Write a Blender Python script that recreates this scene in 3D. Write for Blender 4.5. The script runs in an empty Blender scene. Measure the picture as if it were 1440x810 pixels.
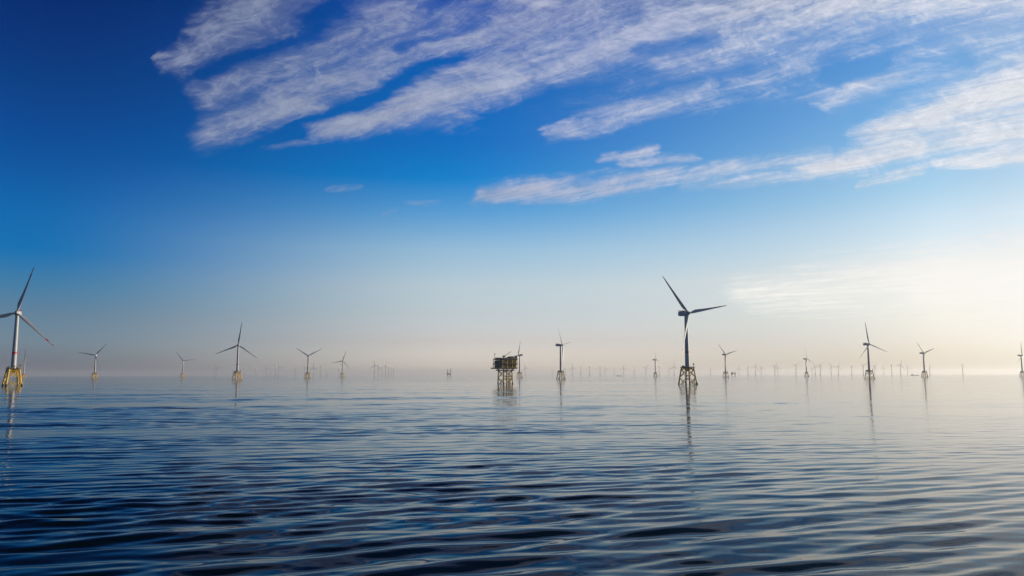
import bpy, bmesh, math, random
import numpy as np
from mathutils import Matrix, Vector

R = math.radians
random.seed(7)
rng = np.random.default_rng(11)
S = bpy.context.scene
COL = S.collection

# ------------------------------------------------------------------ camera
HC = 13.5                                    # eye height on the deck of a survey ship
cam_d = bpy.data.cameras.new('camera')
cam_d.sensor_width = 36.0
cam_d.lens = 26.25
cam_d.clip_start = 0.5
cam_d.clip_end = 120000.0
cam = bpy.data.objects.new('camera', cam_d)
COL.objects.link(cam)
cam.matrix_world = (Matrix.Translation((0, 0, HC)) @ Matrix.Rotation(R(90 + 6.63), 4, 'X')
                    @ Matrix.Rotation(R(-0.12), 4, 'Z'))
S.camera = cam

# ------------------------------------------------------------------ light
SUN_AZ, SUN_EL = 64.0, 12.0                  # bearing clockwise from +Y, height above the horizon
sd = bpy.data.lights.new('sun', 'SUN')
sd.energy = 5.0
sd.angle = R(0.5)
sd.color = (1.0, 0.87, 0.69)
sun = bpy.data.objects.new('sun', sd)
COL.objects.link(sun)
sdir = Vector((math.sin(R(SUN_AZ)) * math.cos(R(SUN_EL)), math.cos(R(SUN_AZ)) * math.cos(R(SUN_EL)), math.sin(R(SUN_EL))))
sun.rotation_euler = sdir.to_track_quat('Z', 'Y').to_euler()
sun.location = sdir * 400

S.view_settings.view_transform = 'Standard'
S.view_settings.look = 'None'
S.view_settings.exposure = 0.0
S.view_settings.gamma = 1.0
S.view_settings.use_curve_mapping = False
S.render.engine = 'CYCLES'
S.cycles.use_denoising = True
S.cycles.max_bounces = 8
S.cycles.volume_bounces = 0
S.cycles.sample_clamp_indirect = 10.0
S.render.filter_size = 1.5

# ------------------------------------------------------------------ world: sky and cirrus
W = bpy.data.worlds.new('World')
S.world = W
W.use_nodes = True
NT = W.node_tree
NT.nodes.clear()


class X:
    """tiny arithmetic on node sockets"""
    nt = NT

    def __init__(s, sock): s.s = sock

    @staticmethod
    def m(op, *a):
        n = X.nt.nodes.new('ShaderNodeMath')
        n.operation = op
        for i, v in enumerate(a):
            if isinstance(v, X): X.nt.links.new(v.s, n.inputs[i])
            else: n.inputs[i].default_value = v
        return X(n.outputs[0])

    def __add__(s, o): return X.m('ADD', s, o)
    __radd__ = __add__
    def __sub__(s, o): return X.m('SUBTRACT', s, o)
    def __rsub__(s, o): return X.m('SUBTRACT', o, s)
    def __mul__(s, o): return X.m('MULTIPLY', s, o)
    __rmul__ = __mul__
    def __truediv__(s, o): return X.m('DIVIDE', s, o)
    def max(s, o): return X.m('MAXIMUM', s, o)
    def min(s, o): return X.m('MINIMUM', s, o)


def smooth(x, a, b, lo=0.0, hi=1.0):
    n = X.nt.nodes.new('ShaderNodeMapRange')
    n.interpolation_type = 'SMOOTHSTEP'
    n.inputs[1].default_value = a
    n.inputs[2].default_value = b
    n.inputs[3].default_value = lo
    n.inputs[4].default_value = hi
    X.nt.links.new(x.s, n.inputs[0])
    return X(n.outputs[0])


def xyz(x, y, z):
    n = X.nt.nodes.new('ShaderNodeCombineXYZ')
    for i, v in enumerate((x, y, z)):
        if isinstance(v, X): X.nt.links.new(v.s, n.inputs[i])
        else: n.inputs[i].default_value = v
    return n.outputs[0]


def noise(vec, scale, detail=4, rough=0.55, dist=0.0, lac=2.0, col=False):
    n = X.nt.nodes.new('ShaderNodeTexNoise')
    n.inputs['Scale'].default_value = scale
    n.inputs['Detail'].default_value = detail
    n.inputs['Roughness'].default_value = rough
    n.inputs['Lacunarity'].default_value = lac
    n.inputs['Distortion'].default_value = dist
    X.nt.links.new(vec, n.inputs['Vector'])
    return n.outputs['Color'] if col else X(n.outputs[0])


def ramp(x, stops, interp='LINEAR'):
    n = X.nt.nodes.new('ShaderNodeValToRGB')
    n.color_ramp.interpolation = interp
    e = n.color_ramp.elements
    while len(e) < len(stops): e.new(0.5)
    for el, (p, c) in zip(e, stops):
        el.position = p
    for el, (p, c) in zip(e, stops):
        el.color = (c[0], c[1], c[2], 1)
    X.nt.links.new(x.s, n.inputs[0])
    return n.outputs[0]


def mixc(f, a, b, mode='MIX'):
    n = X.nt.nodes.new('ShaderNodeMix')
    n.data_type = 'RGBA'
    n.blend_type = mode
    n.clamp_factor = True
    if isinstance(f, X): X.nt.links.new(f.s, n.inputs[0])
    else: n.inputs[0].default_value = f
    for i, v in ((6, a), (7, b)):
        if isinstance(v, tuple): n.inputs[i].default_value = (v[0], v[1], v[2], 1)
        else: X.nt.links.new(v, n.inputs[i])
    return n.outputs[2]


tc = NT.nodes.new('ShaderNodeTexCoord')
sep = NT.nodes.new('ShaderNodeSeparateXYZ')
NT.links.new(tc.outputs['Generated'], sep.inputs[0])
dx, dy, dz = (X(sep.outputs[i]) for i in range(3))

sky = NT.nodes.new('ShaderNodeTexSky')
sky.sky_type = 'NISHITA'
sky.sun_disc = False
sky.sun_elevation = R(SUN_EL)
sky.sun_rotation = R(SUN_AZ)
sky.altitude = 0
sky.air_density = 1.0
sky.dust_density = 1.0
sky.ozone_density = 2.0
SKY_STRENGTH = 0.1

# the blue of the day: the sky deepens away from the sun (elevation runs up, bearing from the sun runs sideways)
MAXG = 4.0
szl = X.m('DIVIDE', dz.max(0.0), 0.5).min(1.0)
far_side = ramp(szl, [(0.019, (0.1494, 0.1860, 0.3926)), (0.075, (0.1430, 0.2005, 0.3704)), (0.139, (0.1097, 0.1690, 0.2936)), (0.204, (0.0547, 0.1626, 0.3002)), (0.283, (0.0000, 0.1442, 0.3354)), (0.362, (0.0000, 0.1376, 0.3318)), (0.517, (0.0000, 0.0915, 0.2724)), (0.664, (0.0000, 0.0641, 0.2119)), (0.800, (0.0000, 0.0421, 0.1741)), (1.000, (0.0000, 0.0169, 0.0696))])
middle = ramp(szl, [(0.023, (0.5389, 0.5602, 0.8416)), (0.088, (0.4254, 0.3893, 0.5369)), (0.164, (0.4211, 0.3854, 0.4549)), (0.239, (0.4595, 0.4166, 0.4395)), (0.332, (0.3568, 0.4047, 0.4529)), (0.425, (0.1393, 0.3104, 0.4529)), (0.515, (0.0000, 0.2204, 0.4333)), (0.604, (0.0000, 0.1732, 0.4072)), (0.771, (0.0000, 0.1539, 0.3906)), (0.922, (0.0000, 0.1132, 0.3786)), (1.000, (0.0000, 0.0453, 0.1515))])
sun_side = ramp(szl, [(0.020, (0.1792, 0.2244, 0.3821)), (0.077, (0.2296, 0.2520, 0.3761)), (0.142, (0.2847, 0.2811, 0.3413)), (0.240, (0.3711, 0.3246, 0.3298)), (0.304, (0.3403, 0.3327, 0.3451)), (0.369, (0.3033, 0.3278, 0.3520)), (0.432, (0.2381, 0.3096, 0.3496)), (0.601, (0.1523, 0.2709, 0.3678)), (0.732, (0.0996, 0.2304, 0.3686)), (0.812, (0.0960, 0.2332, 0.3830)), (1.000, (0.0384, 0.0933, 0.1532))])
sun_edge = ramp(szl, [(0.019, (0.1467, 0.1986, 0.3549)), (0.074, (0.1932, 0.2261, 0.3657)), (0.136, (0.2266, 0.2380, 0.3192)), (0.231, (0.2922, 0.2788, 0.3028)), (0.293, (0.2945, 0.2851, 0.3068)), (0.355, (0.2695, 0.2903, 0.3180)), (0.416, (0.2319, 0.2764, 0.3133)), (0.580, (0.1373, 0.2333, 0.3286)), (0.707, (0.1340, 0.2347, 0.3376)), (0.785, (0.1183, 0.2180, 0.3421)), (1.000, (0.0473, 0.0872, 0.1368))])
hd = X.m('SQRT', (dx * dx + dy * dy).max(1e-6))
cs_ = (dx * math.sin(R(SUN_AZ)) + dy * math.cos(R(SUN_AZ))) / hd      # cosine of the bearing from the sun
g1 = mixc(smooth(cs_, -0.14, 0.38), far_side, middle)
g2 = mixc(smooth(cs_, 0.33, 0.85), g1, sun_side)
g2 = mixc(smooth(cs_, 0.82, 0.88), g2, sun_edge)
sc_ = NT.nodes.new('ShaderNodeVectorMath')
sc_.operation = 'SCALE'
sc_.inputs['Scale'].default_value = MAXG
NT.links.new(g2, sc_.inputs[0])
sm_ = NT.nodes.new('ShaderNodeVectorMath')
sm_.operation = 'MULTIPLY'
NT.links.new(sky.outputs[0], sm_.inputs[0])
NT.links.new(sc_.outputs[0], sm_.inputs[1])
sg_ = NT.nodes.new('ShaderNodeVectorMath')
sg_.operation = 'SCALE'
NT.links.new(sm_.outputs[0], sg_.inputs[0])
NT.links.new(smooth(cs_, 0.87, 0.99, 1.0, 0.6).s, sg_.inputs['Scale'])
sky_col = sg_.outputs[0]

# --- cirrus, laid out on the sky by bearing and slope (u = east/north, v = up/north)
ys = dy.max(0.05)
u, v = dx / ys, dz / ys
edge = NT.nodes.new('ShaderNodeSeparateColor')
NT.links.new(noise(xyz(u * 1.0, v * 2.2, 5.0), 6.0, 5, 0.6, col=True), edge.inputs[0])
u = u + (X(edge.outputs[0]) - 0.5) * 0.13
v = v + (X(edge.outputs[1]) - 0.5) * 0.045
zs = dz.max(0.03)
px, py = dx / zs, dy / zs                    # point on the cloud sheet, in units of its height
al = px * 0.74 - py * 0.67                   # along the high wind
ac = px * 0.67 + py * 0.74                   # across it


def streak(a, b, ra, rb, w=1.0):
    """soft tapering band from a to b on the sky"""
    ux, uy = b[0] - a[0], b[1] - a[1]
    L2 = ux * ux + uy * uy
    t = X.m('MULTIPLY_ADD', u, ux / L2, X.m('MULTIPLY_ADD', v, uy / L2, -(a[0] * ux + a[1] * uy) / L2))
    t = t.max(0.0).min(1.0)
    ex = u - X.m('MULTIPLY_ADD', t, ux, a[0])
    ey = v - X.m('MULTIPLY_ADD', t, uy, a[1])
    d = X.m('SQRT', ex * ex + ey * ey) / X.m('MULTIPLY_ADD', t, rb - ra, ra)
    return smooth(d, 0.0, 1.0, w, 0.0)


BANDS = [
    ((-0.443, 0.452), (-0.302, 0.547), 0.057, 0.105, 0.95),
    ((-0.487, 0.444), (-0.388, 0.450), 0.011, 0.021, 0.60),
    ((-0.413, 0.334), (-0.238, 0.411), 0.050, 0.076, 1.05),
    ((-0.415, 0.385), (-0.160, 0.504), 0.048, 0.110, 1.00),
    ((-0.238, 0.411), (0.040, 0.536), 0.071, 0.086, 1.00),
    ((-0.285, 0.334), (-0.079, 0.370), 0.029, 0.052, 0.95),
    ((-0.158, 0.375), (0.140, 0.462), 0.043, 0.105, 1.05),
    ((-0.080, 0.452), (0.181, 0.536), 0.048, 0.114, 0.85),
    ((0.140, 0.462), (0.401, 0.515), 0.114, 0.143, 1.05),
    ((0.381, 0.510), (0.724, 0.547), 0.114, 0.143, 1.10),
    ((0.209, 0.426), (0.439, 0.473), 0.048, 0.067, 0.75),
    ((0.049, 0.331), (0.277, 0.392), 0.021, 0.048, 0.72),
    ((0.277, 0.380), (0.397, 0.416), 0.029, 0.034, 0.50),
    ((0.439, 0.370), (0.540, 0.416), 0.021, 0.048, 0.62),
    ((-0.044, 0.252), (0.078, 0.256), 0.025, 0.032, 1.25),
    ((0.078, 0.256), (0.234, 0.268), 0.030, 0.027, 1.20),
    ((0.224, 0.264), (0.332, 0.282), 0.021, 0.027, 1.05),
    ((0.253, 0.256), (0.400, 0.272), 0.019, 0.017, 0.90),
    ((0.332, 0.282), (0.421, 0.304), 0.021, 0.019, 0.90),
    ((0.401, 0.282), (0.569, 0.319), 0.025, 0.057, 1.20),
    ((0.520, 0.324), (0.733, 0.400), 0.067, 0.124, 1.15),
    ((0.570, 0.329), (0.727, 0.329), 0.067, 0.076, 1.00),
    ((0.536, 0.431), (0.740, 0.494), 0.048, 0.086, 0.80),
    ((0.122, 0.298), (0.206, 0.307), 0.014, 0.017, 0.70),
    ((0.156, 0.287), (0.259, 0.295), 0.015, 0.015, 0.85),
    ((-0.245, 0.249), (-0.214, 0.251), 0.012, 0.010, 0.40),
    ((-0.148, 0.238), (-0.107, 0.235), 0.010, 0.010, 0.38),
    ((-0.165, 0.217), (-0.151, 0.222), 0.010, 0.009, 0.38),
    ((0.463, 0.256), (0.562, 0.279), 0.011, 0.023, 0.60),
    ((0.596, 0.288), (0.724, 0.293), 0.019, 0.034, 0.80),
    ((0.326, 0.111), (0.711, 0.133), 0.048, 0.124, 0.85),
    ((0.510, 0.146), (0.713, 0.154), 0.019, 0.048, 0.40),
    ((-0.297, 0.400), (0.279, 0.473), 0.086, 0.143, 0.50),
    ((0.278, 0.431), (0.718, 0.462), 0.076, 0.143, 0.50),
    ((-0.335, 0.313), (-0.282, 0.316), 0.010, 0.009, 0.35),
    ((-0.339, 0.327), (-0.060, 0.440), 0.017, 0.025, -0.50),
    ((-0.159, 0.456), (-0.030, 0.502), 0.013, 0.015, -0.50),
    ((-0.407, 0.416), (-0.231, 0.513), 0.017, 0.029, -0.40),
    ((-0.030, 0.515), (0.010, 0.519), 0.025, 0.021, -0.40),
    ((0.179, 0.456), (0.279, 0.471), 0.017, 0.021, -0.45),
    ((0.456, 0.416), (0.617, 0.442), 0.029, 0.032, -0.40),
    ((-0.079, 0.341), (0.179, 0.429), 0.013, 0.017, -0.30),
]
mask = None
gap = None
for b in BANDS:
    s = streak(*b[:4], abs(b[4]))
    if b[4] > 0: mask = s if mask is None else mask.max(s)
    else: gap = s if gap is None else gap.max(s)
mask = (mask - gap).max(0.0)
front = smooth(dy, 0.1, 0.3)
mask = mask * front

warp = noise(xyz(px, py, 0.0), 1.1, 4, 0.55, col=True)
wsep = NT.nodes.new('ShaderNodeSeparateColor')
NT.links.new(warp, wsep.inputs[0])
wa, wc = X(wsep.outputs[0]) - 0.5, X(wsep.outputs[1]) - 0.5
long_n = noise(xyz(al * 0.85 + wa * 0.9, ac * 3.0 + wc * 1.1, 3.1), 1.15, 10, 0.6) - 0.5
fibre = noise(xyz(al * 1.6 + wa * 2.0, ac * 9.0 + wc * 3.0, 7.7), 2.2, 8, 0.7) - 0.5
grain = noise(xyz(u + wa * 0.05, v * 2.0 + wc * 0.05, 2.2), 16.0, 8, 0.72, 0.6) - 0.5
mottle = noise(xyz(u * 1.0 + wa * 0.03, v * 1.6 - u * 0.4, 6.1), 75.0, 5, 0.62) - 0.5
tex = long_n * 1.6 + fibre * 0.6 + grain * 0.9 + mottle * 0.38
dens = smooth(mask + tex * 1.5, 0.05, 1.5)
veil = smooth(mask + tex * 0.9, 0.0, 1.1) * 0.42
cloud = dens.max(veil) * smooth(mask, 0.0, 0.3) * smooth(dz, 0.02, 0.08) * smooth(dz, 0.49, 0.56, 1.0, 0.0)

vs = NT.nodes.new('ShaderNodeVectorMath')
vs.operation = 'DOT_PRODUCT'
NT.links.new(tc.outputs['Generated'], vs.inputs[0])
vs.inputs[1].default_value = sdir
near_sun = X(vs.outputs['Value'])
ccol = ramp(smooth(near_sun, 0.15, 0.97), [(0.0, (3.1, 3.5, 4.7)), (0.55, (4.9, 5.2, 6.6)), (1.0, (8.1, 8.1, 8.3))])
csc = NT.nodes.new('ShaderNodeVectorMath')
csc.operation = 'SCALE'
NT.links.new(ccol, csc.inputs[0])
NT.links.new(((fibre + grain + mottle) * 0.36 + 1.0).s, csc.inputs['Scale'])
ccol = mixc(smooth(dz, 0.10, 0.19), (9.7, 9.45, 8.9), csc.outputs[0])
final = mixc(cloud * 0.92, sky_col, ccol)
bg = NT.nodes.new('ShaderNodeBackground')
bg.inputs['Strength'].default_value = SKY_STRENGTH
NT.links.new(final, bg.inputs['Color'])
wo = NT.nodes.new('ShaderNodeOutputWorld')
NT.links.new(bg.outputs[0], wo.inputs['Surface'])


# ------------------------------------------------------------------ materials
def mat(name, base, rough=0.5, metal=0.0, var=0.08, scale=0.4, stain=None, stain_amt=0.3, stretch=(1, 1, 0.25)):
    m = bpy.data.materials.new(name)
    m.use_nodes = True
    nt = m.node_tree
    b = nt.nodes['Principled BSDF']
    b.inputs['Roughness'].default_value = rough
    b.inputs['Metallic'].default_value = metal
    t = nt.nodes.new('ShaderNodeTexCoord')
    mp = nt.nodes.new('ShaderNodeMapping')
    mp.inputs['Scale'].default_value = stretch
    n = nt.nodes.new('ShaderNodeTexNoise')
    n.inputs['Scale'].default_value = scale
    n.inputs['Detail'].default_value = 6
    r = nt.nodes.new('ShaderNodeValToRGB')
    lo = tuple(c * (1 - var) for c in base)
    hi = tuple(min(1, c * (1 + var)) for c in base)
    r.color_ramp.elements[0].position = 0.3
    r.color_ramp.elements[0].color = (*lo, 1)
    r.color_ramp.elements[1].position = 0.7
    r.color_ramp.elements[1].color = (*hi, 1)
    nt.links.new(t.outputs['Object'], mp.inputs[0])
    nt.links.new(mp.outputs[0], n.inputs['Vector'])
    nt.links.new(n.outputs[0], r.inputs[0])
    out = r.outputs[0]
    if stain:
        n2 = nt.nodes.new('ShaderNodeTexNoise')
        n2.inputs['Scale'].default_value = scale * 3
        n2.inputs['Detail'].default_value = 8
        n2.inputs['Roughness'].default_value = 0.7
        nt.links.new(mp.outputs[0], n2.inputs['Vector'])
        r2 = nt.nodes.new('ShaderNodeValToRGB')
        r2.color_ramp.elements[0].position = 0.52
        r2.color_ramp.elements[0].color = (0, 0, 0, 1)
        r2.color_ramp.elements[1].position = 0.66
        r2.color_ramp.elements[1].color = (stain_amt,) * 3 + (1,)
        nt.links.new(n2.outputs[0], r2.inputs[0])
        mx = nt.nodes.new('ShaderNodeMix')
        mx.data_type = 'RGBA'
        nt.links.new(r2.outputs[0], mx.inputs[0])
        nt.links.new(out, mx.inputs[6])
        mx.inputs[7].default_value = (*stain, 1)
        out = mx.outputs[2]
    nt.links.new(out, b.inputs['Base Color'])
    return m


M = {
    'white': mat('tower_paint', (0.40, 0.40, 0.395), 0.42, stain=(0.35, 0.33, 0.30), stain_amt=0.25, scale=0.25),
    'blade': mat('blade_gelcoat', (0.38, 0.385, 0.385), 0.38, scale=0.2),
    'red': mat('signal_red_paint', (0.52, 0.03, 0.03), 0.45),
    'yellow': mat('yellow_paint', (0.70, 0.43, 0.008), 0.5, stain=(0.20, 0.09, 0.03), stain_amt=0.4, scale=0.35),
    'dark': mat('dark_steel', (0.045, 0.048, 0.05), 0.55, stain=(0.12, 0.05, 0.02), stain_amt=0.5),
    'grating': mat('deck_grating', (0.11, 0.11, 0.10), 0.7),
    'grey': mat('grey_panel', (0.20, 0.21, 0.22), 0.55, stain=(0.10, 0.07, 0.05), stain_amt=0.4, scale=0.5),
    'ochre': mat('ochre_cladding', (0.36, 0.225, 0.02), 0.55, stain=(0.04, 0.03, 0.02), stain_amt=0.75, scale=0.5),
    'growth': mat('marine_growth', (0.025, 0.03, 0.022), 0.8),
    'glass': mat('window_glass', (0.02, 0.025, 0.03), 0.1),
    'hull': mat('hull_paint', (0.10, 0.11, 0.14), 0.5),
}


# ------------------------------------------------------------------ mesh helpers
class MB:
    """collects boxes, tubes and lofts; build() links them as ONE mesh object"""

    def __init__(s):
        s.v, s.f, s.mi = [], [], []

    def quad_loft(s, rings, cap0=True, cap1=True, mi=None):
        n = len(rings[0])
        base = len(s.v)
        for r in rings: s.v += [tuple(p) for p in r]
        for i in range(len(rings) - 1):
            for j in range(n):
                a, b = base + i * n + j, base + i * n + (j + 1) % n
                s.f.append((a, b, b + n, a + n))
                s.mi.append(mi[i] if isinstance(mi, list) else (mi or 0))
        if cap0:
            s.f.append(tuple(base + j for j in reversed(range(n))))
            s.mi.append(mi[0] if isinstance(mi, list) else (mi or 0))
        if cap1:
            k = base + (len(rings) - 1) * n
            s.f.append(tuple(k + j for j in range(n)))
            s.mi.append(mi[-1] if isinstance(mi, list) else (mi or 0))

    def tube(s, a, b, r0, r1=None, n=8, mi=0):
        a, b = Vector(a), Vector(b)
        r1 = r0 if r1 is None else r1
        d = (b - a).normalized()
        t = Vector((0, 0, 1)) if abs(d.z) < 0.9 else Vector((1, 0, 0))
        e1 = d.cross(t).normalized()
        e2 = d.cross(e1)
        rings = [[p + (e1 * math.cos(k) + e2 * math.sin(k)) * r for k in [2 * math.pi * -j / n for j in range(n)]]
                 for p, r in ((a, r0), (b, r1))]
        s.quad_loft(rings, mi=mi)

    def lathe(s, prof, n=32, mi=None, c=(0, 0)):
        rings = [[(c[0] + r * math.cos(2 * math.pi * j / n), c[1] + r * math.sin(2 * math.pi * j / n), z) for j in range(n)]
                 for z, r in prof]
        s.quad_loft(rings, mi=mi)

    def box(s, x0, x1, y0, y1, z0, z1, mi=0, rot=None):
        P = [(x0, y0, z0), (x1, y0, z0), (x1, y1, z0), (x0, y1, z0), (x0, y0, z1), (x1, y0, z1), (x1, y1, z1), (x0, y1, z1)]
        if rot is not None: P = [tuple(rot @ Vector(p)) for p in P]
        b = len(s.v)
        s.v += P
        for f in ((3, 2, 1, 0), (4, 5, 6, 7), (0, 1, 5, 4), (1, 2, 6, 5), (2, 3, 7, 6), (3, 0, 4, 7)):
            s.f.append(tuple(b + i for i in f))
            s.mi.append(mi)

    def rail(s, pts, z, h=1.15, closed=True, r=0.05, step=2.0):
        n = len(pts)
        for i in range(n if closed else n - 1):
            a, b = Vector((*pts[i], z)), Vector((*pts[(i + 1) % n], z))
            L = (b - a).length
            for hh in (h, h * 0.55):
                s.tube(a + Vector((0, 0, hh)), b + Vector((0, 0, hh)), r, n=5)
            k = max(1, int(L / step))
            for j in range(k):
                p = a.lerp(b, j / k)
                s.tube(p, p + Vector((0, 0, h)), r, n=5)

    def mesh(s, name, mats, smooth_angle=None):
        me = bpy.data.meshes.new(name)
        me.from_pydata(s.v, [], s.f)
        for m in mats: me.materials.append(m)
        me.polygons.foreach_set('material_index', s.mi)
        if smooth_angle is not None:
            me.polygons.foreach_set('use_smooth', [True] * len(s.f))
            me.set_sharp_from_angle(angle=R(smooth_angle))
        me.update()
        return me

    def build(s, name, mats, parent=None, smooth_angle=35):
        return link(name, s.mesh(name, mats if isinstance(mats, list) else [mats], smooth_angle), parent)


def link(name, data, parent=None):
    o = bpy.data.objects.new(name, data)
    COL.objects.link(o)
    if parent is not None: o.parent = parent
    return o


def tag(o, label=None, cat=None, group=None, kind=None):
    for k, val in (('label', label), ('category', cat), ('group', group), ('kind', kind)):
        if val: o[k] = val
    return o


# ------------------------------------------------------------------ the sea
def build_sea():
    r = [0.0]
    q = 3.0
    while q < 36: r.append(q); q *= 1.10
    while q < 1500: r.append(q); q *= 1.0026
    while q < 32000: r.append(q); q *= 1.03
    r.append(32000.0)
    r = np.array(r[1:])
    az = np.concatenate([np.arange(-44, 44, 0.075), np.arange(44, 316, 2.0)])
    nr, na = len(r), len(az)
    a = np.radians(az)
    Rr = np.repeat(r[:, None], na, 1)
    x = (Rr * np.sin(a)[None, :]).astype(np.float32)
    y = (Rr * np.cos(a)[None, :]).astype(np.float32)
    dr = np.gradient(r)[:, None]
    daz = np.where(np.abs(az) < 44.01, 0.075, 2.0)
    sp = np.maximum(dr, Rr * np.radians(daz)[None, :] * 0.35).astype(np.float32)
    z = np.zeros_like(x)
    # slow patches of livelier and calmer water
    patch = np.zeros_like(x)
    for i in range(14):
        th = rng.normal(0.15, 0.35)
        lam = rng.uniform(30, 220)
        k = 2 * np.pi / lam
        patch += np.sin(k * (x * -np.sin(th) + y * np.cos(th)) * 1.0 + rng.uniform(0, 6.28)) * 0.27
    patch = np.clip(1.0 + 0.55 * patch, 0.3, 1.9) * (1.0 + 0.45 * np.clip(-np.sin(a) / 0.45, -1.1, 1))[None, :]   # waves steepened on the left to darken the water, flattened on the right to brighten it
    patch = patch.astype(np.float32)
    near_fade = np.exp(-(Rr / 100.0) ** 2).astype(np.float32)          # extra steep waves close in, added to darken the foreground, dying out
    for i in range(150):
        near = i >= 90
        if near:                                                  # the added waves that darken the near water
            lam, th, tot, cnt = 10 ** rng.uniform(math.log10(1.8), math.log10(10.5)), R(20) + rng.normal(0, R(10)), NEAR_SLOPE, 60
            w = 1.0 / (1 + (lam / 9.0) ** 2)
        else:
            lam, th, tot, cnt = 10 ** rng.uniform(math.log10(0.9), math.log10(17)), R(7) + rng.normal(0, R(11)), SEA_SLOPE, 90
            if i % 9 == 0: th += R(rng.uniform(-60, 60))
            w = 1.0 / (1 + (lam / 10.5) ** 2.2) * (1 - math.exp(-(lam / 1.8) ** 2))
            if i % 9 == 0: w *= 0.8
        k = 2 * np.pi / lam
        amp = tot * math.sqrt(2.0 / cnt) * 1.9 * w / k
        ph = k * (-np.sin(th) * x + np.cos(th) * y) + rng.uniform(0, 6.28)
        fade = np.clip((lam / sp - 2.2) / 2.5, 0, 1)
        q = (amp * fade * np.sin(ph)).astype(np.float32)
        z += q * near_fade if near else q * patch
    co = np.stack([x, y, z], -1).reshape(-1, 3)
    co = np.concatenate([co, np.zeros((1, 3), np.float32)])
    cidx = len(co) - 1
    I, J = np.meshgrid(np.arange(nr - 1), np.arange(na), indexing='ij')
    J2 = (J + 1) % na
    quads = np.stack([I * na + J, (I + 1) * na + J, (I + 1) * na + J2, I * na + J2], -1).reshape(-1, 4)
    tris = np.stack([np.full(na, cidx), np.arange(na), (np.arange(na) + 1) % na], -1)
    me = bpy.data.meshes.new('sea')
    nq, nt_ = len(quads), len(tris)
    me.vertices.add(len(co))
    me.vertices.foreach_set('co', co.ravel().astype(np.float32))
    me.loops.add(nq * 4 + nt_ * 3)
    # counter-clockwise seen from above
    me.loops.foreach_set('vertex_index', np.concatenate([quads[:, ::-1].ravel(), tris[:, ::-1].ravel()]).astype(np.int32))
    me.polygons.add(nq + nt_)
    me.polygons.foreach_set('loop_start', np.concatenate([np.arange(nq) * 4, nq * 4 + np.arange(nt_) * 3]).astype(np.int32))
    me.polygons.foreach_set('use_smooth', np.ones(nq + nt_, bool))
    me.update(calc_edges=True)
    me.validate()
    m = bpy.data.materials.new('sea_water')
    m.use_nodes = True
    nt = m.node_tree
    X.nt = nt
    b = nt.nodes['Principled BSDF']
    b.inputs['Base Color'].default_value = (0.0003, 0.0055, 0.0075, 1)
    b.inputs['Roughness'].default_value = 0.06
    b.inputs['IOR'].default_value = 1.2
    # small ripples the mesh does not carry: a slope field straight from noise
    g = nt.nodes.new('ShaderNodeNewGeometry')
    s3 = nt.nodes.new('ShaderNodeSeparateXYZ')
    nt.links.new(g.outputs['Position'], s3.inputs[0])
    wx, wy = X(s3.outputs[0]), X(s3.outputs[1])
    ca, sa = math.cos(R(14)), math.sin(R(14))
    ex, ey = wx * ca + wy * sa, wy * ca - wx * sa
    dist = X.m('SQRT', wx * wx + wy * wy)
    n1 = nt.nodes.new('ShaderNodeSeparateColor')
    nt.links.new(noise(xyz(ex * 0.30, ey * 0.9, 0.0), 1.0, 3, 0.5, col=True), n1.inputs[0])
    n2 = nt.nodes.new('ShaderNodeSeparateColor')
    nt.links.new(noise(xyz(ex * 0.018, ey * 0.07, 4.0), 1.0, 3, 0.6, col=True), n2.inputs[0])
    n3 = noise(xyz(ex * 0.006, ey * 0.014, 9.0), 1.0, 3, 0.55)
    n4 = noise(xyz(ex * 0.0008, ey * 0.006, 2.0), 1.0, 4, 0.6)
    pat = smooth(n3, 0.38, 0.66, 0.5, 1.4) * smooth(n4, 0.36, 0.62, 0.5, 1.45)
    far = smooth(dist, 250.0, 1800.0)
    k1 = X.m('MULTIPLY_ADD', smooth(dist, 480.0, 1500.0), RIP_FAR, RIP_NEAR) * pat
    k2 = far * RIP_LONG
    sy = (X(n1.outputs[0]) - 0.5) * k1 + (X(n2.outputs[0]) - 0.5) * k2
    fine = noise(xyz(ex * 1.8, ey * 4.5, 1.0), 1.0, 3, 0.6)
    sy = sy + (fine - 0.5) * RIP_FINE * pat
    sx = (X(n1.outputs[1]) - 0.5) * k1 * 0.3 + (X(n2.outputs[1]) - 0.5) * k2 * 0.3
    va = nt.nodes.new('ShaderNodeVectorMath')
    va.operation = 'ADD'
    nt.links.new(g.outputs['Normal'], va.inputs[0])
    nt.links.new(xyz(sx, sy, 0.0), va.inputs[1])
    vn = nt.nodes.new('ShaderNodeVectorMath')
    vn.operation = 'NORMALIZE'
    nt.links.new(va.outputs[0], vn.inputs[0])
    nt.links.new(vn.outputs[0], b.inputs['Normal'])
    X.nt = NT
    me.materials.append(m)
    o = link('sea', me)
    tag(o, 'calm deep blue rippled sea reaching to the hazy horizon', 'sea', kind='structure')
    return o


SEA_SLOPE, NEAR_SLOPE = 0.038, 0.098
RIP_NEAR, RIP_FAR, RIP_LONG, RIP_FINE = 0.035, 0.40, 0.09, 0.04
build_sea()

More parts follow.
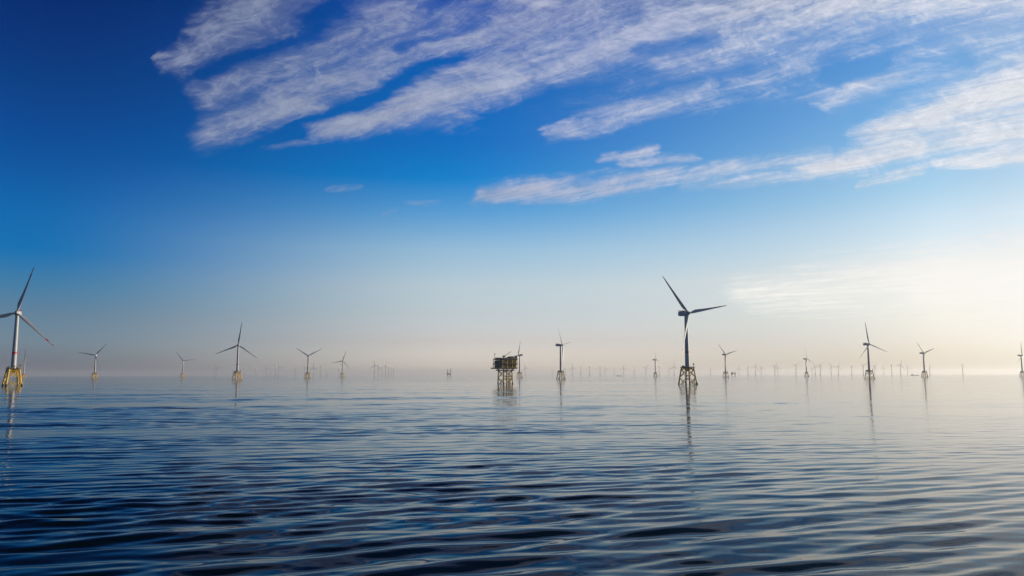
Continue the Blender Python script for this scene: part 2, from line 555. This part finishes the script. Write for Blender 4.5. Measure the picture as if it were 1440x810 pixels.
# ------------------------------------------------------------------ the haze over the water
HAZE = 0.38e-4
hz = MB()
hz.box(-34000, 34000, -34000, 34000, -1.5, 175)
hm = bpy.data.materials.new('sea_haze')
hm.use_nodes = True
hn = hm.node_tree
hn.nodes.clear()
pv = hn.nodes.new('ShaderNodeVolumePrincipled')
pv.inputs['Color'].default_value = (0.93, 0.94, 0.96, 1)
pv.inputs['Density'].default_value = HAZE
pv.inputs['Anisotropy'].default_value = 0.42
ho = hn.nodes.new('ShaderNodeOutputMaterial')
hn.links.new(pv.outputs[0], ho.inputs['Volume'])
haze = hz.build('haze', hm, None, None)
tag(haze, 'pale sea haze lying over the water towards the horizon', 'haze', kind='stuff')


# ------------------------------------------------------------------ wind turbines
HUB = 94.5
PLAT = 23.0


def leg_line(sx, sy, z, b0=8.7, b1=5.6):
    t = z / PLAT
    h = b0 + (b1 - b0) * t
    return Vector((sx * h, sy * h, z))


def jacket_parts():
    P = {}
    br = MB()
    lv = [-4.0, 9.5, 20.5]
    cs = [(-1, -1), (1, -1), (1, 1), (-1, 1)]
    for i in range(4):
        a, b = cs[i], cs[(i + 1) % 4]
        for z0, z1 in zip(lv, lv[1:]):
            br.tube(leg_line(*a, z0), leg_line(*b, z1), 0.42, n=8)
            br.tube(leg_line(*b, z0), leg_line(*a, z1), 0.42, n=8)
        br.tube(leg_line(*a, 20.5), leg_line(*b, 20.5), 0.5, n=8)
    # transition piece: raking struts up to the tower foot
    for c in cs:
        br.tube(leg_line(*c, 19.0), Vector((c[0] * 2.0, c[1] * 2.0, 22.8)), 0.9, n=8)
    br.lathe([(17.5, 2.6), (18.5, 3.2), (PLAT, 3.3)], 24)
    P['jacket'] = br.mesh('jacket', [M['yellow']], 40)
    for i, c in enumerate(cs):
        l = MB()
        l.tube(leg_line(*c, 3.0), leg_line(*c, PLAT - 0.6), 1.0, 0.9, n=16, mi=0)
        l.tube(leg_line(*c, -6), leg_line(*c, 3.0), 1.12, 1.04, n=16, mi=1)
        P['leg', i] = l.mesh('leg', [M['yellow'], M['growth']], 40)
    bl = MB()
    for s in (-1.1, 1.1):
        bl.tube((s + 5.4, -9.5, -3), (s + 5.4, -8.9, 12), 0.28, n=8)
        for z in (1.5, 6, 11):
            bl.tube((s + 5.4, -9.25, z), (s * 0.3 + 6.6, -8.3 + z * 0.12, z + 0.3), 0.2, n=6)
    for k in range(30):
        z = -1 + k * 0.8
        bl.tube((5.0, -9.45 + z * 0.06, z), (5.8, -9.45 + z * 0.06, z), 0.05, n=4)
    for s in (5.0, 5.8):
        bl.tube((s, -9.5, -1), (s, -8.0, 23.5), 0.08, n=5)
    P['boat_landing'] = bl.mesh('boat_landing', [M['yellow']], 40)
    p = MB()
    h = 6.9
    p.box(-h, h, -h, h, PLAT - 0.5, PLAT)
    for k in range(-3, 4):
        p.box(-h + 0.1, h - 0.1, k * 2.0 - 0.15, k * 2.0 + 0.15, PLAT - 1.1, PLAT - 0.51)
    p.box(3.4, 5.8, 3.0, 5.8, PLAT + 0.02, PLAT + 2.6)
    p.box(-6.0, -3.9, 0.6, 4.2, PLAT + 0.02, PLAT + 2.2)
    P['work_platform'] = p.mesh('work_platform', [M['dark']], None)
    rl = MB()
    rl.rail([(-h + 0.1, -h + 0.1), (h - 0.1, -h + 0.1), (h - 0.1, h - 0.1), (-h + 0.1, h - 0.1)], PLAT, 1.2, r=0.06)
    P['railing'] = rl.mesh('railing', [M['yellow']], 40)
    c = MB()
    c.tube((6.1, -5.6, PLAT), (6.1, -5.6, PLAT + 4.4), 0.38, 0.3, n=10)
    c.tube((6.1, -5.6, PLAT + 4.0), (3.4, -8.6, PLAT + 5.6), 0.32, 0.2, n=8)
    c.box(5.4, 6.8, -6.2, -4.6, PLAT + 3.4, PLAT + 4.8)
    c.tube((3.4, -8.6, PLAT + 5.6), (3.4, -8.6, PLAT + 2.4), 0.05, n=5)
    P['davit_crane'] = c.mesh('davit_crane', [M['dark']], 40)
    return P


def tower_mesh():
    t = MB()
    z0, z1 = PLAT + 0.02, HUB - 3.0
    zs, mi = [], []
    marks = [z0, z0 + 0.5, 41.5, 44.5, 60, z1 - 0.4, z1]
    r = lambda z: 3.05 + (2.1 - 3.05) * (z - z0) / (z1 - z0)
    prof = [(z0, r(z0) + 0.25), (z0 + 0.5, r(z0) + 0.25), (z0 + 0.52, r(z0)), (41.5, r(41.5)), (44.5, r(44.5)),
            (60, r(60)), (60.02, r(60) + 0.05), (60.3, r(60) + 0.05), (60.32, r(60)), (z1, r(z1))]
    t.lathe(prof, 40, mi=[0, 0, 0, 1, 0, 0, 0, 0, 0])
    return t.mesh('tower', [M['white'], M['red']], 40)


def door_mesh():
    d = MB()
    rot = Matrix.Rotation(R(200), 4, 'Z')
    d.box(3.02, 3.16, -0.6, 0.6, PLAT + 0.9, PLAT + 3.3, rot=rot)
    return d.mesh('door', [M['grey']], None)


def nacelle_mesh():
    n = MB()      # axis along -Y (rotor end), origin on the yaw axis at hub height
    secs = [(-3.6, 1.9, 1.9, 0.0), (-3.2, 2.5, 2.5, 0.0), (-1.0, 3.1, 3.0, 0.1), (4, 3.3, 3.2, 0.25), (11, 3.2, 3.1, 0.35), (13.2, 2.9, 2.7, 0.45), (13.7, 2.5, 2.3, 0.45)]
    rings = []
    for y, hx, hz_, cz in secs:
        ring = []
        for j in range(24):
            a = 2 * math.pi * j / 24
            c, s = math.cos(a), math.sin(a)
            e = 0.42
            ring.append((hx * math.copysign(abs(c) ** e, c), y, cz + hz_ * math.copysign(abs(s) ** e, s)))
        rings.append(ring)
    n.quad_loft(rings)
    n.lathe([(-3.3, 2.35), (-2.2, 2.5)], 24)
    return n.mesh('nacelle', [M['white']], 45)


def hoist_mesh():
    h = MB()      # helicopter hoist deck and vane on the nacelle's roof
    h.box(-3.0, 3.0, 8.2, 13.4, 3.75, 3.95)
    h.rail([(-2.9, 8.3), (2.9, 8.3), (2.9, 13.3), (-2.9, 13.3)], 3.9, 1.3, r=0.06, step=1.4)
    h.tube((0, 7.0, 3.3), (0, 7.0, 6.0), 0.07, n=5)
    h.box(-1.4, 1.4, 3.0, 6.4, 3.4, 4.3)
    return h.mesh('hoist_deck', [M['red']], None)


def hub_mesh():
    h = MB()
    prof = [(-2.4, 1.7), (-1.8, 2.3), (0.4, 2.35), (1.6, 1.95), (2.5, 1.25), (2.95, 0.55), (3.1, 0.06)]
    h.lathe(prof, 32)
    h.v = [(x, -z, y) for x, y, z in h.v]
    return h.mesh('hub', [M['white']], 40)


def blade_mesh():
    b = MB()
    L = 63.0
    st = [(1.6, 2.3, 2.3), (3.5, 2.3, 2.3), (6, 3.0, 2.1), (9, 4.1, 1.7), (12.5, 4.6, 1.35), (17, 4.3, 1.1), (24, 3.6, 0.85), (32, 2.95, 0.66),
          (40, 2.4, 0.5), (48.4, 1.9, 0.38), (48.5, 1.9, 0.38), (53.5, 1.55, 0.3), (53.6, 1.55, 0.3), (58.9, 1.15, 0.2), (59, 1.15, 0.2), (61.8, 0.75, 0.12), (62.7, 0.4, 0.07), (63, 0.12, 0.03)]
    rings, mi = [], []
    n = 16
    for z, c, t in st:
        tw = R(13) * max(0, 1 - (z / 40)) ** 1.4 + R(2)
        fat = max(0, 1 - (z - 3.5) / 8) if z > 3.5 else 1
        pre = -2.2 * (z / L) ** 2
        ring = []
        for j in range(n):
            a = 2 * math.pi * j / n
            px_ = math.cos(a)
            py_ = math.sin(a)
            if fat < 1:                          # pull into an aerofoil
                py_ *= fat + (1 - fat) * (0.62 + 0.38 * px_) ** 0.8 if px_ > -1 else 1
            X_ = (px_ * 0.5 - 0.20 * (1 - fat)) * c
            Y_ = py_ * t * 0.5
            ring.append((X_ * math.cos(tw) - Y_ * math.sin(tw), X_ * math.sin(tw) + Y_ * math.cos(tw) + pre, z))
        rings.append(ring)
        mi.append(1 if (48.45 <= z < 53.5) or (z >= 58.95) else 0)
    b.quad_loft(rings, mi=mi[:-1])
    return b.mesh('blade', [M['blade'], M['red']], 50)


JP = jacket_parts()
ME = {'tower': tower_mesh(), 'door': door_mesh(), 'nacelle': nacelle_mesh(), 'hoist_deck': hoist_mesh(), 'hub': hub_mesh(), 'blade': blade_mesh()}


def make_turbine():
    root = link('wind_turbine', None)
    jk = link('jacket', JP['jacket'], root)
    for i in range(4): link('leg', JP['leg', i], jk)
    link('boat_landing', JP['boat_landing'], jk)
    wp = link('work_platform', JP['work_platform'], root)
    link('railing', JP['railing'], wp)
    link('davit_crane', JP['davit_crane'], wp)
    tw = link('tower', ME['tower'], root)
    link('door', ME['door'], tw)
    na = link('nacelle', ME['nacelle'], root)
    link('hoist_deck', ME['hoist_deck'], na)
    link('hub', ME['hub'], root)
    for k in range(3): link('blade', ME['blade'], root)
    return root


def copy_tree(o, parent=None):
    c = o.copy()
    COL.objects.link(c)
    c.parent = parent
    for ch in list(o.children): copy_tree(ch, c)
    return c



def pose(root, bearing, dist, face, roll, jyaw, label):
    root.location = (math.sin(R(bearing)) * dist, math.cos(R(bearing)) * dist, 0)
    tag(root, label, 'wind turbine', 'tall turbines on yellow lattice feet')
    yaw = Matrix.Rotation(R(-bearing + face), 4, 'Z')
    rot = Matrix.Translation((0, 0, HUB)) @ yaw
    shaft = rot @ Matrix.Translation((0, -5.6, 0.25)) @ Matrix.Rotation(R(-5), 4, 'X')
    jm = Matrix.Rotation(R(-bearing + jyaw), 4, 'Z')
    pitch = 26.0 if abs(face) > 65 else -22.0    # blades eased out of the light wind
    k = 0
    for ch in root.children:
        nm = ch.name.split('.')[0]
        if nm in ('jacket', 'work_platform', 'tower'): ch.matrix_basis = jm
        elif nm == 'nacelle': ch.matrix_basis = rot
        elif nm == 'hub': ch.matrix_basis = shaft @ Matrix.Rotation(R(roll), 4, 'Y')
        elif nm == 'blade':
            ch.matrix_basis = shaft @ Matrix.Rotation(R(roll + 120 * k), 4, 'Y') @ Matrix.Rotation(R(2.5), 4, 'X') @ Matrix.Rotation(R(pitch), 4, 'Z')
            k += 1


# bearing from the ship, range, way the rotor faces (0 = at the viewer, + = to the right), rotor angle, foot's turn
TURBINES = [
    (-33.60, 1165, -8, 15, 13, 'tall sunlit white turbine with red bands and bright yellow lattice foot at the left edge'),
    (-33.02, 4774, 0, 0, 30, 'small pale turbine just right of the big red-banded turbine at the left edge'),
    (-29.06, 3416, -12, 41, 20, 'first turbine right of the large left-edge one, its lowest blade hanging beside the tower'),
    (-23.68, 4577, 10, -38, 40, 'small turbine between two taller ones on the left, one blade level to the right'),
    (-20.10, 2157, 2, 7, 33, 'upright white turbine with red-tipped blades spread like an upside-down Y, left of centre'),
    (-15.22, 3281, 12, -58, 25, 'turbine with two blades raised in a wide symmetric Y, left of centre'),
    (-12.74, 4399, 4, 19, 50, 'small turbine with one blade up and one level to the left, before the open gap'),
    (0.57, 3122, -72, 26, 35, 'slim turbine right behind the yellow substation, its nacelle pointing right'),
    (3.70, 2077, 72, -40, 30, 'dark side-on turbine with a long nacelle, next right of the substation pair'),
    (10.79, 4245, 74, -22, 20, 'small side-on turbine close on the left of the largest dark turbine'),
    (13.14, 1025, 38, -40, 33, 'largest dark backlit turbine on a yellow lattice foot, right of centre'),
    (15.86, 3223, 46, -45, 40, 'turbine close on the right of the largest dark turbine, same rotor pose but small'),
    (21.39, 4320, 72, -14, 15, 'thin midway turbine, small and side-on with one blade straight up, right of centre'),
    (25.42, 2273, 48, -9, 40, 'second tallest dark turbine on the right with a blade pointing right and down'),
    (28.75, 3364, 57, -47, 30, 'right-hand turbine with its raised blades in a V over bright haze'),
    (34.17, 4067, 60, 0, 25, 'turbine cut by the right edge of the view'),
]
proto = make_turbine()
for i, t in enumerate(TURBINES):
    o = proto if i == 0 else copy_tree(proto)
    pose(o, *t)


# ------------------------------------------------------------------ the far rows on the horizon
def far_mesh(roll, face):
    m = MB()
    m.lathe([(-3, 2.6), (17, 2.6), (17.1, 4.6), (18.0, 4.6), (18.1, 2.3), (87, 1.6)], 10)
    n = MB()
    n.box(-1.9, 1.9, -3.5, 9, -1.8, 2.2)
    for k in range(3):
        a = R(roll + 120 * k)
        d = Vector((math.sin(a), 0, math.cos(a)))
        e = Vector((math.cos(a), 0, -math.sin(a)))
        o0 = Vector((0, -4.6, 0))
        rings = []
        for r_, c, t_ in ((0.5, 1.8, 1.8), (9, 3.6, 1.2), (30, 2.4, 0.6), (54, 0.5, 0.15)):
            p = o0 + d * r_
            rings.append([p + e * c / 2, p + Vector((0, t_ / 2, 0)), p - e * c / 2, p - Vector((0, t_ / 2, 0))])
        n.quad_loft(rings)
    n.tube((0, -3.5, 0), (0, -6.4, 0), 1.6, 0.7, n=8)
    rz = Matrix.Translation((0, 0, 88.5)) @ Matrix.Rotation(R(face), 4, 'Z')
    b = len(m.v)
    m.v += [tuple(rz @ Vector(p)) for p in n.v]
    m.f += [tuple(b + i for i in f) for f in n.f]
    m.mi += n.mi
    return m.mesh('distant_turbine', [M['white']], 40)


FAR_ROWS = [
    ('left of the upright sunlit turbine', [(-21.58, 8226, 3), (-21.45, 7846, 9), (-20.41, 9523, 8)]),
    ('between the upright and the wide Y turbines', [(-19.60, 8976, 2), (-18.83, 9430, 5), (-18.12, 8452, 9), (-17.81, 9374, 7), (-17.49, 6478, 10), (-17.26, 7647, 9), (-16.07, 7961, 1), (-15.42, 7936, 9)]),
    ('just right of the wide Y turbine', [(-14.81, 7553, 0), (-14.29, 6907, 7), (-13.84, 9192, 4), (-13.00, 9160, 8)]),
    ('in the tight cluster before the open gap', [(-10.40, 5833, 3), (-10.08, 8159, 3), (-9.82, 7764, 11), (-9.57, 6266, 7), (-9.35, 7401, 8), (-9.15, 8136, 8), (-8.98, 9036, 7)]),
    ('right of the substation pair', [(1.00, 8034, 6), (3.09, 9464, 10)]),
    ('right of the dark long nacelle turbine', [(4.06, 8477, 2), (4.58, 8058, 3), (5.23, 7333, 10), (5.89, 7341, 2), (6.68, 7352, 8), (7.09, 10118, 6), (7.73, 10808, 11), (8.44, 9023, 0), (9.22, 7750, 10), (10.08, 8588, 1)]),
    ('just left of the largest dark turbine', [(11.08, 7441, 2), (11.81, 10258, 9), (12.17, 7470, 0)]),
    ('just right of the largest dark turbine', [(14.79, 8308, 4)]),
    ('left of the thin midway turbine', [(16.79, 9871, 0), (17.42, 7321, 4), (17.95, 7676, 7), (18.34, 9403, 9), (19.27, 7736, 11), (19.48, 9467, 6), (20.69, 7155, 11)]),
    ('right of the thin midway turbine', [(21.76, 10811, 6), (21.97, 7874, 6), (22.30, 7235, 11), (23.01, 8312, 9), (23.47, 7961, 7), (24.32, 8014, 2), (25.05, 7389, 5)]),
    ('left of the right-hand V turbine', [(25.76, 8108, 1), (26.32, 10543, 0), (26.80, 7499, 2), (27.34, 6956, 7), (27.76, 10086, 3)]),
    ('right of the right-hand V turbine', [(29.06, 7352, 4), (30.95, 7205, 10)]),
]
ORD = 'first second third fourth fifth sixth seventh eighth ninth tenth'.split()
FARM = [far_mesh((k * 37) % 120, (-12, 35, 62, 20, 70, 48)[k % 6]) for k in range(12)]
for where, row in FAR_ROWS:
    for i, (bearing, dist, k) in enumerate(row):
        o = link('distant_turbine', FARM[k])
        o.location = (math.sin(R(bearing)) * dist, math.cos(R(bearing)) * dist, 0)
        o.rotation_euler.z = R(-bearing)
        if len(row) == 1: lab = 'faint tiny hazy turbine on the horizon ' + where
        elif i == len(row) - 1: lab = 'last faint horizon turbine from left, ' + where
        else: lab = ORD[i] + ' faint horizon turbine from left, ' + where
        tag(o, lab, 'wind turbine', 'far turbines fading on the horizon')


# ------------------------------------------------------------------ the substation
def build_substation():
    root = link('offshore_substation', None)
    tag(root, 'yellow and dark offshore transformer substation on lattice legs, standing mid-view in calm water', 'substation')
    root.location = (-10.2, 1110, 0)
    root.scale = (1.08, 1.08, 1.05)
    root.rotation_euler.z = R(33)
    # jacket
    B0, B1, ZT = 7.2, 6.6, 20.0
    def lp(sx, sy, z):
        h = B0 + (B1 - B0) * z / ZT
        return Vector((sx * h, sy * h, z))
    cs = [(-1, -1), (1, -1), (1, 1), (-1, 1)]
    jb = MB()
    lv = [-3, 9, 19]
    for i in range(4):
        a, b = cs[i], cs[(i + 1) % 4]
        for z0, z1 in zip(lv, lv[1:]):
            jb.tube(lp(*a, z0), lp(*b, z1), 0.45)
            jb.tube(lp(*b, z0), lp(*a, z1), 0.45)
        for z in (19,):
            jb.tube(lp(*a, z), lp(*b, z), 0.45)
    jk = jb.build('jacket', M['yellow'], root)
    for c in cs:
        l = MB()
        l.tube(lp(*c, 2.0), lp(*c, ZT + 0.5), 0.95, 0.85, n=14)
        l.tube(lp(*c, -5), lp(*c, 2.0), 1.05, 1.0, n=14, mi=1)
        l.build('leg', [M['yellow'], M['growth']], jk)
    for x in (-2.4, 0.0, 2.4):
        jt = MB()
        jt.tube((x, -8.2, -4), (x, -7.5, 19), 0.38)
        jt.build('cable_tube', M['ochre'], jk)
    bl = MB()
    for s in (-1.8, 1.8):
        bl.tube((9.7, s + 3.5, -3), (9.2, s + 3.5, 11), 0.45)
        for z in (2, 6, 10.5): bl.tube((9.5, s + 3.5, z), (6.9, s * 0.8 + 4.6, z + 0.6), 0.3, n=6)
    bl.box(7.4, 10.4, 0.6, 6.4, 10.2, 10.7)
    for k in range(14): bl.tube((9.6, 1.7, 0.5 + k * 0.75), (9.6, 5.3, 0.5 + k * 0.75), 0.12, n=5)
    bl.build('boat_landing', M['yellow'], jk)
    # decks
    def deck(name, z, x0, x1, y0, y1, m='dark', t=0.7):
        d = MB()
        d.box(x0, x1, y0, y1, z - t, z)
        for k in range(int((x1 - x0) / 2.4) + 1):
            x = x0 + 0.2 + k * 2.4
            if x + 0.25 < x1: d.box(x, x + 0.25, y0 + 0.1, y1 - 0.1, z - t - 0.55, z - t - 0.01)
        o = d.build(name, M[m], root, None)
        rl = MB()
        e = 0.12
        rl.rail([(x0 + e, y0 + e), (x1 - e, y0 + e), (x1 - e, y1 - e), (x0 + e, y1 - e)], z, 1.15, r=0.06)
        rl.build('railing', M['yellow'], o)
        return o
    deck('cable_deck', 19.6, -9.5, 8.5, -10.5, 9.5)
    deck('main_deck', 22.4, -15.8, 12.3, -12.6, 12.6)
    deck('middle_deck', 28.2, -12.6, 12.8, -12.9, 12.6, t=0.5)
    deck('roof_deck', 34.6, -12.4, 12.6, -12.6, 12.4, t=0.6)
    # corner columns and bracing between the decks
    fr = MB()
    for x in (-11.8, -4, 4, 11.8):
        for y in (-11.9, 11.9): fr.tube((x, y, 22.4), (x, y, 34.0), 0.38)
    for y in (-4, 4):
        for x in (-11.8, 11.8): fr.tube((x, y, 22.4), (x, y, 34.0), 0.38)
    for x0, x1 in ((-11.8, -4), (4, 11.8)):
        fr.tube((x0, -12.05, 22.6), (x1, -12.05, 27.6), 0.26)
        fr.tube((x0, -12.05, 33.6), (x1, -12.05, 28.4), 0.26)
    for c in cs: fr.tube((c[0] * 6.6, c[1] * 6.6, 19.9), (c[0] * 8.6, c[1] * 8.6, 22.0), 0.8)
    fr.build('deck_columns', M['yellow'], root)
    # rooms: front face clad in ochre, the rooms to the left in grey and dark steel
    def room(name, x0, x1, y0, y1, z0, z1, m, win=0, ribs=True):
        w = MB()
        w.box(x0, x1, y0, y1, z0, z1)
        if ribs:
            k = x0 + 0.5
            while k < x1 - 0.3:
                w.box(k, k + 0.16, y0 - 0.1, y0 - 0.003, z0 + 0.2, z1 - 0.2)
                k += 1.1
        o = w.build(name, M[m], root, None)
        for i in range(win):
            g = MB()
            gx = x0 + (i + 0.7) * (x1 - x0) / (win + 0.4)
            g.box(gx - 0.6, gx + 0.6, y0 - 0.14, y0 - 0.104, z0 + 1.4, z0 + 2.7)
            g.build('window', M['glass'], o, None)
        return o
    room('switchgear_room', -3.4, 11.0, -10.9, 10.8, 22.42, 27.1, 'ochre', 3)
    room('control_room', -1.0, 11.2, -11.2, 10.6, 28.22, 33.4, 'ochre', 4)
    room('transformer_room', -10.8, -3.6, -9.4, 10.2, 22.42, 27.0, 'grey')
    room('generator_room', -10.6, -1.4, -10.6, 9.4, 28.22, 33.0, 'dark')
    for k in range(4):
        rd = MB()
        y = -8.5 + k * 4.6
        for j in range(6): rd.box(-12.35, -10.95, y + j * 0.5, y + j * 0.5 + 0.2, 29.0, 32.6)
        rd.box(-12.3, -10.9, y - 0.1, y + 2.9, 28.3, 28.95)
        rd.build('radiator', M['grey'], root, None)
    lv_ = MB()
    for k in range(9):
        x = -2.6 + k * 1.5
        for j in range(5): lv_.box(x, x + 1.1, -11.12, -11.005, 25.2 + j * 0.32, 25.4 + j * 0.32)
    lv_.build('louvre', M['dark'], root, None)
    pp = MB()
    for y in (-7, -3.5, 0, 3.5, 7):
        pp.tube((-11.6, y, 22.4), (-11.6, y, 28.0), 0.3, n=8)
        pp.tube((-11.6, y, 26.5), (-11.6, y + 2.4, 26.5), 0.25, n=6)
    for z in (23.6, 25.0, 29.6, 31.8): pp.tube((-12.1, -11.0, z), (-12.1, 11.0, z), 0.22, n=6)
    pp.build('pipework', M['grey'], root)
    up = MB()
    up.box(1.6, 12.2, -11.6, 2.0, 34.62, 37.4)
    up.box(3.5, 8.0, -9.0, -1.0, 37.42, 38.6)
    up.box(9.6, 12.1, -11.5, -8.6, 37.42, 39.0)
    up.box(-9.5, -1, 3, 11, 34.62, 37.0)
    up.box(-3.6, -1.8, -11.8, -9.6, 34.62, 36.4)
    up.box(4.0, 9.0, 5.0, 10.0, 34.62, 36.2)
    up.build('roof_plant', M['dark'], root, None)
    fn = MB()
    for k in range(4): fn.lathe([(34.62, 0.8), (36.2, 0.8), (36.25, 1.0), (36.5, 1.0)], 14, c=(-1.0 - k * 0.0, -9.5 + k * 3.0))
    fn.build('vent_cowls', M['grey'], root)
    # side balconies and a stair tower
    st = MB()
    for k in range(8):
        z0 = 22.5 + k * 1.5
        st.box(12.32, 13.9, -6 + (k % 2) * 4.4, -2 + (k % 2) * 4.4, z0, z0 + 0.18)
    for x in (12.5, 13.8):
        for y in (-6.0, 2.2): st.tube((x, y, 22.4), (x, y, 36.2), 0.12, n=6)
    for k in range(7):
        z0 = 22.6 + k * 1.5
        s = 1 if k % 2 == 0 else -1
        st.tube((13.2, -2 - s * 2.0, z0), (13.2, -2 + s * 2.4, z0 + 1.5), 0.2, n=6)
    st.build('stair_tower', M['ochre'], root)
    bx = MB()
    for z in (24.6, 30.2): bx.box(-14.2, -12.65, -6.5, 6.5, z, z + 0.3)
    for z in (24.6, 30.2): bx.rail([(-14.1, -6.4), (-14.1, 6.4)], z + 0.3, 1.1, closed=False, r=0.06)
    bx.build('side_balcony', M['dark'], root)
    # pedestal crane, boom raised to the right; and the mast
    cr = MB()
    cr.lathe([(34.62, 0.9), (37.6, 0.8)], 14, c=(-6.0, -6.0))
    cr.box(-7.4, -4.6, -7.3, -4.7, 37.62, 39.6)
    cb = cr.build('crane', M['dark'], root)
    bm_ = MB()
    d0, d1 = Vector((-5.4, -6.0, 38.4)), Vector((2.2, -10.8, 45.0))
    for ox, oz in ((0.45, 0), (-0.45, 0), (0, 0.7)):
        o_ = Vector((ox * 0.6, ox, oz))
        bm_.tube(d0 + o_, d1 + o_ * 0.3, 0.2, 0.14, n=6)
    for k in range(9):
        t0, t1 = k / 9, (k + 1) / 9
        q = lambda t, s: d0.lerp(d1, t) + Vector((s * 0.27, s * 0.45, 0)) * (1 - 0.7 * t)
        bm_.tube(q(t0, 1), q(t1, -1), 0.08, n=4)
        bm_.tube(q(t0, -1), q(t1, 1), 0.08, n=4)
    bm_.build('boom', M['dark'], cb)
    ms = MB()
    ms.tube((-12.0, 8.0, 34.6), (-12.0, 8.0, 43.2), 0.28, 0.16, n=8)
    ms.box(-12.45, -11.55, 7.55, 8.45, 40.6, 42.4)
    for z in (36.5, 38.2): ms.tube((-14.0, 7.4, z), (-10.6, 8.4, z), 0.1, n=5)
    ms.tube((-12, 8, 43.2), (-12, 8, 45.2), 0.07, n=5)
    ms.build('mast', M['dark'], root)


build_substation()


# ------------------------------------------------------------------ far platforms and ships
def at(bearing, dist): return (math.sin(R(bearing)) * dist, math.cos(R(bearing)) * dist, 0)


def jackup(bearing, dist, label, tall):
    root = link('distant_platform', None)
    tag(root, label, 'platform')
    root.location = at(bearing, dist)
    root.rotation_euler.z = R(-bearing + 8)
    for x, y in ((-15, -9), (15, -9), (-15, 9), (15, 9)):
        l = MB()
        for a, b in ((-1, -1), (1, -1), (1, 1), (-1, 1)): l.tube((x + a * 1.6, y + b * 1.6, -3), (x + a * 1.6, y + b * 1.6, tall), 0.6, n=6)
        for k in range(int(tall / 4)):
            l.tube((x - 1.6, y - 1.6, k * 4), (x + 1.6, y - 1.6, k * 4 + 4), 0.35, n=5)
            l.tube((x + 1.6, y + 1.6, k * 4), (x - 1.6, y + 1.6, k * 4 + 4), 0.35, n=5)
        l.build('leg', M['grey'], root)
    h = MB()
    h.box(-20, 20, -13, 13, 14, 21)
    h.build('platform_hull', M['hull'], root, None)
    c = MB()
    c.box(-18, -4, -11, 11, 21.02, 31)
    c.box(-16, -8, -9, 9, 31.02, 34)
    c.build('deckhouse', M['grey'], root, None)
    k = MB()
    k.tube((9, -2, 21), (9, -2, 34), 1.8, 1.4, n=10)
    k.tube((9, -2, 33), (26, -2, 82 if tall > 60 else 44), 1.0, 0.5, n=8)
    k.build('crane', M['grey'], root)


def ship(bearing, dist, L, label, turn):
    root = link('distant_ship', None)
    tag(root, label, 'ship')
    root.location = at(bearing, dist)
    root.rotation_euler.z = R(-bearing + turn)
    h = MB()
    rings = []
    for t, w, d in ((-0.5, 0.8, 0.0), (-0.48, 1.0, 0.0), (0.25, 1.0, 0.0), (0.42, 0.55, 0.6), (0.5, 0.06, 1.4)):
        x, b = t * L, w * L * 0.085
        rings.append([(x, -b, L * 0.06 + d), (x, -b * 0.75, -1.5), (x, b * 0.75, -1.5), (x, b, L * 0.06 + d)])
    h.quad_loft(rings)
    h.build('ship_hull', M['hull'], root, 30)
    s = MB()
    z = L * 0.06
    s.box(-0.42 * L, -0.18 * L, -L * 0.07, L * 0.07, z + 0.02, z + L * 0.09)
    s.box(-0.38 * L, -0.22 * L, -L * 0.06, L * 0.06, z + L * 0.09 + 0.02, z + L * 0.13)
    s.build('deckhouse', M['white'], root, None)
    m = MB()
    m.tube((-0.3 * L, 0, z + L * 0.13), (-0.3 * L, 0, z + L * 0.25), 0.35, 0.2, n=6)
    m.tube((0.3 * L, 0, z), (0.3 * L, 0, z + L * 0.16), 0.4, 0.25, n=6)
    m.tube((0.3 * L, 0, z + L * 0.07), (0.12 * L, 0, z + L * 0.15), 0.25, 0.2, n=6)
    m.build('mast', M['hull'], root)


jackup(-4.81, 7600, 'ghostly grey jack-up platform with tall legs alone in the open gap left of the substation', 72)
jackup(16.40, 7000, 'faint low platform on the horizon, just right of the small turbine beside the largest one', 30)
ship(8.13, 6400, 46, 'tiny dark ship on the horizon between the long-nacelle turbine and the largest turbine', 10)
ship(28.17, 7000, 60, 'pale low ship on the bright horizon just left of the V-bladed right-hand turbine', 4)
